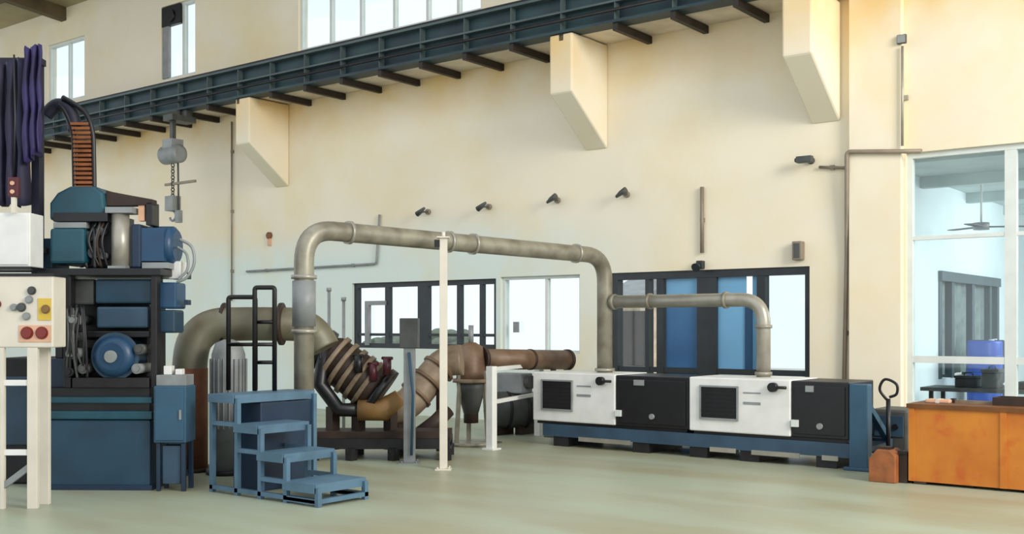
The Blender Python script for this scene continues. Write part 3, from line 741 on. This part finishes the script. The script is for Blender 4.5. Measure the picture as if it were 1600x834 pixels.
# ------------------------------------------------------------------ blue steps
n0 = pg(327, 768); SX, SY = n0.x, n0.y; W_ = .62
hs = [.95, .68, .44, .2]; xs = [SX, SX+.38, SX+.72, SX+1.08, SX+1.5]
st = thing('mobile_steps', (SX+.7, SY+.3, 0), 'pale blue welded steel steps with four open treads, in front of the pipework', 'steps')
L_ = .045
for i in range(4):
    x0, x1, h_ = xs[i], xs[i+1], hs[i]; deep = W_
    if i == 0: deep = 1.0
    MB().box((x0, SY, h_-.03), (x1, SY+deep, h_)).box((x0, SY-.012, h_-.08), (x1, SY, h_)).box((x1, SY, h_-.08), (x1+.012, SY+deep, h_)).build('tread', 'steel_blue', st)
for x in xs:
    i = min(xs.index(x), 3); h_ = hs[i]
    if x == xs[-1]: h_ = hs[3]
    elif xs.index(x) > 0: h_ = hs[xs.index(x)-1]
    dp = 1.0 if xs.index(x) <= 1 else W_
    for yy in (SY, SY+dp-L_): MB().box((x, yy, 0), (x+L_, yy+L_, h_-.03)).build('leg', 'steel_blue', st)
for i in range(4):
    x0, x1 = xs[i], xs[i+1]; lo = hs[i+1] if i < 3 else .05
    for yy in (SY, SY+W_-L_): MB().box((x0+L_, yy, lo-.03), (x1, yy+L_, lo+.01)).build('side_bar', 'steel_blue', st)
MB().box((SX, SY, .03), (xs[-1], SY+L_, .07)).box((SX, SY+W_-L_, .03), (xs[-1], SY+W_, .07)).box((xs[-1], SY+.045, .03), (xs[-1]+L_, SY+W_, .07)).build('ground_frame', 'steel_blue', st)
MB().box((SX-.02, SY+.3, .0), (xs[1]+.02, SY+1.0, .86)).build('plinth', 'deep_blue', st, bevel=.01)
# black handrail on the deck
hr = thing('black_handrail', (SX+.2, SY+.95, .95), 'black tubular handrail hoops standing on the top deck of the blue steps', 'handrail')
def hoop(ua, ub, vt, t, name='hoop'):
    A_ = pd(ua, vt, t); B_ = pd(ub, vt, t)
    MB().tube(bent([(A_.x,A_.y,.95), (A_.x,A_.y,A_.z), (B_.x,B_.y,B_.z), (B_.x,B_.y,.95)], .03, 5), .024, 10).build(name, 'rail_black', hr)
T1 = 11.0
hoop(398, 429, 449, T1); hoop(357, 399, 464, T1+.12)
f = MB()
for v, a_, b_ in ((538, 357, 429), (503, 398, 429), (566, 398, 429)):
    f.tube([pd(a_, v, T1+.05), pd(b_, v, T1)], .02, 10)
f.build('mid_rail', 'rail_black', hr)

# ------------------------------------------------------------------ big blue mixer
mo = pg(150, 765); mo.z = 0
mm = thing('rubber_mixer', mo, 'tall dark blue press machine with ram, motor and ribbed cable chain', 'machine', math.radians(36))
S_ = 10.67/F
mx = lambda u, y=.12: ((u-U0)*(10.67+y)-(150-U0)*10.67)/F
mz = lambda v, y=.12: EYE+(V0-v)*(10.67+y)/F
def mbx(u0, u1, v0, v1, y0, y1, name, m, bev=.01, par=None):
    return MB().box((mx(u0, y0), y0, mz(v1, y0)), (mx(u1, y0), y1, mz(v0, y0))).build(name, m, par or mm, bev, local=True)
mbx(66, 236, 655, 762, 0, 1.1, 'base_housing', 'machine_blue', .03)
MB().box((mx(60,0), -.03, 0), (mx(240,0), 1.13, .05)).build('floor_flange', 'deep_blue', mm, local=True)
mbx(64, 238, 642, 655, -.02, 1.12, 'base_ledge', 'teal'); mbx(68, 234, 630, 642, .02, 1.08, 'dark_ledge', 'black', 0); mbx(64, 238, 620, 630, -.02, 1.12, 'upper_ledge', 'teal'); mbx(70, 234, 606, 620, .03, 1.05, 'dark_ledge', 'black', 0)
mbx(62, 100, 560, 606, .1, .9, 'side_housing', 'deep_blue')
mbx(98, 110, 428, 606, .0, .12, 'column', 'dark'); mbx(236, 246, 428, 606, .0, .12, 'column', 'dark')
mbx(98, 110, 428, 606, .8, .92, 'column', 'dark'); mbx(236, 246, 428, 606, .8, .92, 'column', 'dark')
mbx(84, 96, 426, 560, .2, .35, 'grey_column', 'dark_grey')
mbx(118, 232, 440, 606, .35, .85, 'core_block', 'black', .02)
mbx(148, 238, 436, 474, .08, .4, 'upper_blue_cover', 'machine_blue', .02); mbx(150, 232, 479, 512, .05, .4, 'lower_blue_cover', 'skid_blue', .02)
mbx(112, 146, 436, 476, .12, .4, 'grey_green_cover', 'dark_grey', .02)
mbx(248, 276, 441, 482, .1, .4, 'side_cover', 'bright_blue', .02); mbx(248, 274, 484, 520, .12, .4, 'side_cover', 'machine_blue', .02)
MB().box((mx(284), .2, mz(476)), (mx(290), .3, mz(468))).build('side_knob', 'deep_blue', mm, local=True)
f = MB(); f.tube([(mx(185), -.06, mz(556)), (mx(185), -.02, mz(556)), (mx(185), .35, mz(556))], [.13, .2, .2], 28); f.build('drive_motor', 'bright_blue', mm, local=True)
MB().cyl((mx(185), .02, mz(556)), (mx(185), .06, mz(556)), .235, seg=28).build('motor_flange', 'skid_blue', mm, local=True)
MB().cyl((mx(185), -.09, mz(556)), (mx(185), -.06, mz(556)), .06).build('shaft_cap', 'grey', mm, local=True)
mbx(112, 234, 517, 527, .05, .38, 'cross_beam', 'black'); mbx(112, 234, 590, 606, -.02, .38, 'lower_tray', 'dark')
for k, (u, v, r_, m_) in enumerate(((122, 500, .05, 'grey'), (130, 525, .04, 'dark_grey'), (120, 552, .055, 'grey'), (138, 575, .05, 'dark_grey'), (226, 545, .05, 'dark_grey'), (222, 575, .05, 'grey'), (116, 580, .045, 'dark'))):
    MB().cyl((mx(u), -.03, mz(v)), (mx(u), .35, mz(v)), r_, seg=16).cyl((mx(u), -.05, mz(v)), (mx(u), -.03, mz(v)), r_*.6, seg=12).build('valve', m_, mm, local=True)
for k in range(9):
    u = 112+k*3.2; v0_ = 478+random.random()*15; v1_ = 570+random.random()*25
    MB().tube(smooth([Vector((mx(u), .0, mz(v0_))), Vector((mx(u+random.uniform(-6, 10)), -.06, mz((v0_+v1_)/2))), Vector((mx(u+random.uniform(-5, 12)), .0, mz(v1_)))], 6), .013, 8).split('hydraulic_hose', random.choice(['black', 'dark', 'dark_grey']), mm, local=True)
mbx(58, 252, 419, 430, -.03, .9, 'black_deck', 'black', .005)
mbx(76, 132, 356, 412, .0, .6, 'left_gearbox', 'teal', .03); mbx(82, 134, 347, 356, .02, .58, 'gearbox_lid', 'grey', .005); mbx(66, 80, 372, 419, .1, .5, 'gearbox_bracket', 'machine_blue')
mbx(130, 176, 345, 419, .15, .7, 'valve_block', 'dark', .02)
for (u, v, r_) in ((142, 370, .05), (160, 362, .04), (150, 395, .06), (165, 400, .035)): MB().cyl((mx(u), .05, mz(v)), (mx(u), .15, mz(v)), r_, seg=14).build('port', 'dark_grey', mm, local=True)
MB().cyl((mx(188), .12, mz(424)), (mx(188), .12, mz(334)), .085).build('ram_cylinder', 'steel', mm, local=True)
MB().box((mx(170), .02, mz(334)), (mx(212), .24, mz(325))).box((mx(174), .02, mz(424)), (mx(202), .22, mz(416))).build('ram_cap', 'grey', mm, local=True)
mbx(204, 220, 350, 419, .1, .7, 'motor_end', 'deep_blue', .02)
MB().tube([(mx(218), .35, mz(382)), (mx(222), .35, mz(382)), (mx(260), .35, mz(382)), (mx(266), .35, mz(382))], [.18, .2, .2, .16], 24).box((mx(220), .12, mz(408)), (mx(256), .5, mz(356))).build('ram_motor', 'bright_blue', mm, local=True)
mbx(222, 262, 410, 419, .1, .6, 'motor_foot', 'grey', 0)
for k in range(8):
    u = 128+k*6; MB().tube(smooth([Vector((mx(u), .1, mz(346))), Vector((mx(u+random.uniform(-8, 8)), .02, mz(378))), Vector((mx(u+random.uniform(-8, 8)), .08, mz(418)))], 6), .014, 8).build('hydraulic_hose', random.choice(['black', 'dark_grey', 'dark_brown']), mm, local=True)
# domed top hopper
hp = [(mx(80), .05, mz(345)), (mx(80), .05, mz(318)), (mx(92), .05, mz(302)), (mx(112), .05, mz(292)), (mx(150), .05, mz(292)), (mx(165), .05, mz(302)), (mx(168), .05, mz(330)), (mx(164), .05, mz(345))]
MB().prism([(p[0], p[1], p[2]) for p in hp], (0, .65, 0)).build('top_hopper', 'teal', mm, .03, local=True)
mbx(82, 168, 332, 346, .02, .72, 'hopper_base', 'black', .005)
MB().prism([(mx(166), .1, mz(322)), (mx(166), .1, mz(298)), (mx(196), .1, mz(304)), (mx(240), .1, mz(312)), (mx(240), .1, mz(320)), (mx(200), .1, mz(322))], (0, .12, 0)).build('top_arm', 'dark_brown', mm, .005, local=True)
mbx(228, 238, 316, 352, .1, .3, 'arm_drop', 'black', .005)
mbx(216, 226, 318, 345, .12, .2, 'white_plate', 'peach', 0)
# white hose loops at the right
f = MB(); f.tube(smooth([Vector((mx(272), .3, mz(372))), Vector((mx(292), .28, mz(384))), Vector((mx(297), .26, mz(410))), Vector((mx(286), .25, mz(432))), Vector((mx(270), .25, mz(440)))], 8), .016, 8)
f.tube(smooth([Vector((mx(268), .3, mz(384))), Vector((mx(284), .28, mz(396))), Vector((mx(286), .26, mz(420))), Vector((mx(272), .25, mz(436)))], 8), .014, 8)
f.build('hose_loop', 'grey', mm, local=True)
mbx(262, 282, 408, 436, .3, .5, 'white_gauge_box', 'white', .01)
# cable chain
mc = lambda u: mx(u, .35)
for sg in (-1, 1):
    MB().tube(smooth([Vector((mc(130)+sg*.1, .35, mz(292))), Vector((mc(129)+sg*.1, .35, mz(240))), Vector((mc(127)+sg*.1, .35, mz(200))), Vector((mc(118)+sg*.1-.02, .35, mz(168))), Vector((mc(92)+sg*.02, .35, mz(150-sg*6)))], 6), .026, 8).build('chain_rail', 'black', mm, local=True)
f = MB()
for k in range(15):
    v = 288-k*7.2; c = mc(130-(288-v)*.03-(max(0, 205-v)**1.6)*.03)
    f.box((c-.09, .31, mz(v)-.013), (c+.09, .39, mz(v)+.013))
f.build('chain_links', 'hose_orange', mm, local=True)
MB().box((mc(117), .37, mz(290)), (mc(141), .4, mz(215))).build('cable_bundle', 'rust', mm, local=True)
MB().tube(smooth([Vector((mc(112), .4, mz(196))), Vector((mc(104), .4, mz(165))), Vector((mc(84), .4, mz(155))), Vector((mc(66), .4, mz(170)))], 6), .07, 14).build('blue_hose', 'navy', mm, local=True)
# side cabinet
co = pg(263, 768); co.z = 0
cb = thing('control_cabinet', co, 'pale blue box cabinet on two legs at the right side of the dark blue machine', 'cabinet', math.radians(36))
def cbx(u0, u1, v0, v1, y0, y1, name, m, bev=.006, par=None):
    k = EYE*F/(768-V0)/F
    return MB().box(((u0-263)*k/.975, y0, (768-v1)*k), ((u1-263)*k/.975, y1, (768-v0)*k)).build(name, m, par or cb, bev, local=True)
cbx(240, 290, 603, 692, 0, .3, 'housing', 'cabinet_blue', .012)
dr = cbx(243, 287, 607, 688, -.012, 0, 'door', 'cabinet_blue')
cbx(281, 284, 640, 655, -.03, -.012, 'handle', 'grey', 0, dr)
cbx(243, 249, 692, 768, .02, .06, 'leg', 'deep_blue'); cbx(281, 288, 692, 768, .02, .06, 'leg', 'deep_blue'); cbx(243, 249, 692, 768, .24, .28, 'leg', 'deep_blue'); cbx(281, 288, 692, 768, .24, .28, 'leg', 'deep_blue')
cbx(251, 279, 697, 757, .05, .2, 'cable_duct', 'skid_blue')
cbx(242, 288, 586, 603, .04, .28, 'top_shelf', 'grey', .005); cbx(250, 262, 572, 586, .1, .2, 'white_switch', 'white'); cbx(268, 278, 577, 586, .1, .2, 'white_switch', 'white')

# ------------------------------------------------------------------ gantry upright with purple sheet, white cabinet, control desk
ZR = YAW
go = pd(30, 765, 10.75); go.z = 0; k_ = 10.75/F
ga = thing('steel_gantry', go, 'dark steel gantry upright at the left edge behind the control panel', 'gantry', ZR)
gx = lambda u: (u-30)*k_
gz = lambda v: EYE+(V0-v)*k_
MB().box((gx(49), 0, 0), (gx(61), .12, gz(100))).build('upright', 'navy', ga, local=True)
MB().box((gx(-60), 0, 0), (gx(-48), .12, gz(100))).build('upright', 'navy', ga, local=True)
MB().box((gx(-60), .0, gz(100)), (gx(64), .12, gz(90))).build('cross_beam', 'navy', ga, local=True)
MB().box((gx(-60), .02, gz(420)-.03), (gx(61), .1, gz(420)+.0)).build('lower_beam', 'black', ga, local=True)
MB().box((gx(-20), .3, 0), (gx(46), .9, gz(560))).build('pump_cover', 'dark', ga, .02, local=True)
MB().box((gx(-18), .28, gz(700)), (gx(44), .3, gz(590))).build('pump_door', 'skid_blue', ga, .01, local=True)
# hanging sheets: folded, with thickness
def hanging_sheet(name, m, ua, ub, top, bot, off_y, label, n=34):
    b = MB(); cols = []
    for i in range(n+1):
        q = i/n; u = ua+(ub-ua)*q; row = []
        for j in range(15):
            p_ = j/14; v = top(q)+(bot(q)-top(q))*p_; amp = .04+.05*p_
            row.append(b.bm.verts.new((gx(u)+.01*math.sin(j*.9+i), off_y-amp*math.sin(i*1.05+.5*math.sin(j*.35)), gz(v)+.015*math.sin(i*1.7))))
        cols.append(row)
    for i in range(n):
        for j in range(14):
            fc = b.bm.faces.new((cols[i][j], cols[i+1][j], cols[i+1][j+1], cols[i][j+1])); fc.smooth = True
    o = b.build(name, m); o.rotation_euler = (0, 0, ZR); o.location = go+(Matrix.Rotation(ZR, 3, 'Z') @ o.location)
    k = o.modifiers.new('thick', 'SOLIDIFY'); k.thickness = .015
    return o
M['ink_sheet'] = mat('ink_sheet', (48, 46, 84), .7, 0, .3, 1.4, c2=(18, 18, 30))
tag(hanging_sheet('dark_sheet', 'ink_sheet', -45, 52, lambda q: 118-22*q, lambda q: 324, -.14, 'almost black plastic sheet hanging in folds at the left edge, left of the purple sheet'), cat='sheet')
bpy.data.objects['dark_sheet']['label'] = 'almost black plastic sheet hanging in folds at the left edge, left of the purple sheet'
tag(hanging_sheet('purple_sheet', 'purple', 54, 80, lambda q: 84-6*q, lambda q: 262-20*q, -.2, '', 14), 'narrow bright purple plastic sheet hanging just left of the bright high window', 'sheet')
# red and cream pendant in front of the sheet
pp = pd(22, 300, 10.3); 
pe = thing('pendant_switch', pp, 'small reddish pendant switch hanging in front of the purple sheet', 'switch', ZR)
MB().box((-.05, -.03, -.05), (.05, .03, .14)).build('body', 'maroon', pe, .01, local=True)
MB().cyl((0, -.03, .08), (0, -.045, .08), .02, seg=12).cyl((0, -.03, .0), (0, -.045, .0), .02, seg=12).build('button', 'peach', pe, local=True)
MB().tube([(0, 0, .14), (.01, 0, .7), (0, 0, 1.3)], .009, 8).build('cable', 'black', pe, local=True)
MB().box((-.02, -.02, -.2), (.02, .02, -.05)).build('label_tag', 'cream_paint', pe, .0, local=True)
wc = pd(22, 420, 10.35)
wb = thing('white_cabinet', wc, 'plain pale cabinet fixed above the control panel at the left edge', 'cabinet', ZR)
k2 = 10.35/F
MB().box((-70*k2, -.0, 0.02), (25*k2, .3, 88*k2)).build('housing', 'white', wb, .01, local=True)
MB().box((-66*k2, -.012, .04), (22*k2, 0, 85*k2)).build('door', 'white', wb, .004, local=True)
MB().box((-72*k2, -.01, 0), (27*k2, .32, .02)).build('bottom_lip', 'black', wb, .0, local=True)
MB().bar((20*k2, .3, .2), (20*k2, .42, .2), .05).bar((-10*k2, .3, .2), (-10*k2, .42, .2), .05).build('bracket', 'dark', wb, local=True)
# control panel on white legs
cp = pg(50, 795); k3 = EYE*F/(795-V0)/F
pn = thing('operator_console', cp, 'cream control panel on white legs with red and yellow buttons', 'console', ZR)
c3 = lambda u: (u-50)*k3
z3 = lambda v: (795-v)*k3
MB().box((c3(-110), .0, z3(543)), (c3(83), .28, z3(431))).build('housing', 'cream_paint', pn, .012, local=True)
MB().box((c3(-112), -.01, z3(431)), (c3(85), .3, z3(427))).build('lid', 'black', pn, 0, local=True)
MB().box((c3(60), -.008, z3(500)), (c3(80), .0, z3(466))).build('yellow_plate', 'yellow', pn, 0, local=True)
MB().box((c3(30), -.008, z3(534)), (c3(80), .0, z3(508))).build('pink_plate', 'peach', pn, 0, local=True)
for (u, v, r_, m_) in ((72, 483, .03, 'amber'), (43, 520, .042, 'red'), (66, 520, .042, 'red'), (50, 454, .028, 'dark_grey'), (34, 480, .03, 'dark_grey'), (46, 468, .026, 'grey'), (42, 494, .026, 'grey'), (22, 480, .024, 'grey'), (-5, 475, .03, 'red')):
    MB().cyl((c3(u), -.03, z3(v)), (c3(u), .0, z3(v)), r_, seg=16).cyl((c3(u), -.012, z3(v)), (c3(u), .0, z3(v)), r_*1.35, seg=16).build('button', m_, pn, local=True)
for (u, y_) in ((50, .0), (50, .24), (-95, .0), (-95, .24)):
    MB().box((c3(u)-.045, y_, 0), (c3(u)+.045, y_+.05, z3(543))).build('leg', 'cream_paint', pn, .004, local=True)
MB().box((c3(0), .0, 0), (c3(6), .04, z3(543))).build('strut', 'cream_paint', pn, 0, local=True)
for v in (597, 706): MB().box((c3(-95), .01, z3(v)-.03), (c3(44), .04, z3(v)+.02)).build('cross_rail', 'white', pn, 0, local=True)
MB().bar((c3(-10), .03, z3(770)), (c3(46), .03, z3(728)), .05).build('brace', 'grey', pn, local=True)

# ------------------------------------------------------------------ right side: orange crate and small things
cy = pg(1420, 755)
ce = thing('orange_crate', (cy.x+1.1, cy.y, 0), 'large orange plywood crate at the right edge below the interior window', 'crate')
x0, x1 = cy.x, cy.x+2.4; y0, y1 = cy.y, cy.y+.75; H = .8
MB().box((x0, y0, .03), (x1, y0+.03, H-.03)).build('front_panel', 'crate', ce)
MB().box((x0, y0+.03, .03), (x0+.03, y1, H-.03)).build('side_panel', 'crate', ce); MB().box((x1-.03, y0+.03, .03), (x1, y1, H-.03)).build('side_panel', 'crate', ce)
MB().box((x0, y1, .03), (x1, y1+.03, H-.03)).build('back_panel', 'crate', ce)
MB().box((x0-.02, y0-.02, H-.03), (x1+.02, y1+.05, H+.015)).build('lid', 'crate_dark', ce)
for xx in (x0, px(1563, y0), x1-.09): MB().box((xx, y0-.012, .03), (xx+.06, y0, H-.03)).build('batten', 'crate', ce)
f = MB()
for xx in (x0+.05, x0+1.1, x1-.2): f.box((xx, y0, 0), (xx+.12, y1, .03))
f.split('skid', 'dark_brown', ce)
p = Vector((px(1468, y0+.35), y0+.35, H+.015))
t = thing('paper_packet', p, 'pinkish paper packet lying on the orange crate', 'packet')
MB().box((p.x-.12, p.y-.08, p.z), (p.x+.12, p.y+.08, p.z+.035)).build('packet', 'peach', t, .008); MB().box((p.x-.02, p.y-.082, p.z), (p.x+.02, p.y+.082, p.z+.037)).split('band', 'cream_paint', t)
p = Vector((px(1530, y0+.4), y0+.4, H+.015))
t = thing('metal_bar', p, 'long grey metal bar lying along the top of the orange crate', 'bar')
MB().box((p.x-.25, p.y-.03, p.z), (p.x+.2, p.y+.03, p.z+.03)).build('bar', 'tan', t); MB().box((p.x-.27, p.y-.04, p.z), (p.x-.23, p.y+.04, p.z+.045)).build('end_plate', 'dark', t)
p = Vector((px(1590, y0+.4), y0+.4, H+.015))
t = thing('brown_tray', p, 'low dark brown tray on the right end of the orange crate', 'tray')
b = MB(); b.box((p.x-.2, p.y-.15, p.z), (p.x+.25, p.y+.15, p.z+.015))
for q in (((-.2,-.15),(.25,-.13)), ((-.2,.13),(.25,.15)), ((-.2,-.13),(-.18,.13)), ((.23,-.13),(.25,.13))): b.box((p.x+q[0][0], p.y+q[0][1], p.z+.015), (p.x+q[1][0], p.y+q[1][1], p.z+.08))
b.build('tray', 'dark_brown', t); MB().box((p.x-.1, p.y-.08, p.z+.015), (p.x+.1, p.y+.08, p.z+.06)).build('contents', 'dark', t)
# small orange box with rounded shoulders
q = pg(1357, 752); q1 = pg(1400, 752)
wd = .5
t = thing('orange_box', (q.x+.2, q.y+.15, 0), 'small rusty orange box on the floor between the skid and the crate', 'box')
xL, xR = px(1357, q.y), px(1399, q.y)
MB().prism([(xL, q.y, .0), (xR, q.y, .0), (xR, q.y, .28), (xR-.06, q.y, .335), (xL+.08, q.y, .335), (xL, q.y, .24)], (0, .3, 0)).build('body', 'rust_orange' if 'rust_orange' in M else 'hose_orange', t, .01)
MB().box((xL+.08, q.y+.08, .335), (xR-.08, q.y+.2, .36)).build('handle', 'dark_brown', t)
xg = px(1404, q.y+.1)
t = thing('brown_plank', (xg+.05, q.y+.15, 0), 'dark red-brown board standing between the orange box and the crate', 'board')
MB().box((px(1405, q.y+.1), q.y+.1, 0), (px(1417, q.y+.1), q.y+.5, .32)).build('board', 'dark_brown', t); MB().box((px(1405, q.y+.1)-.01, q.y+.08, .3), (px(1417, q.y+.1)+.005, q.y+.1, .33)).build('cleat', 'dark', t)
# grey welding set with black stand behind
g = pw(1390, 700, 12.9)
t = thing('grey_machine', (g.x, g.y, 0), 'grey boxy welding set standing behind the small orange box', 'machine')
MB().box((px(1360,12.9), 12.9, .08), (px(1418,12.9), 13.5, .62)).build('housing', 'dark_grey', t, .03)
MB().box((px(1366,12.9), 12.885, .3), (px(1412,12.9), 12.9, .55)).build('front_panel', 'skid_blue', t, .005)
for u in (1375, 1400): MB().cyl((px(u,12.9), 12.86, .42), (px(u,12.9), 12.885, .42), .035).split('dial', 'black', t)
for u in (1366, 1410): MB().cyl((px(u,12.9)-.03, 13.0, .07), (px(u,12.9)+.03, 13.0, .07), .07).split('wheel', 'black', t)
MB().box((px(1366,12.9), 13.35, .0), (px(1412,12.9), 13.4, .1)).build('rear_foot', 'black', t)
g = pw(1388, 700, 12.4); gx_ = g.x
t = thing('cable_stand', (gx_, 12.4, 0), 'thin black stand with a curled cable, left of the orange crate', 'stand')
MB().cyl((gx_, 12.4, 0), (gx_, 12.4, .78), .025, seg=10).cyl((gx_, 12.4, 0), (gx_, 12.4, .03), .12).build('pole', 'black', t)
MB().tube(smooth([Vector((gx_, 12.4, .75)), Vector((gx_-.09, 12.38, .88)), Vector((gx_-.03, 12.37, 1.0)), Vector((gx_+.1, 12.37, .95)), Vector((gx_+.1, 12.38, .84)), Vector((gx_+.02, 12.38, .8))], 6), .016, 8).build('cable_loop', 'dark', t)
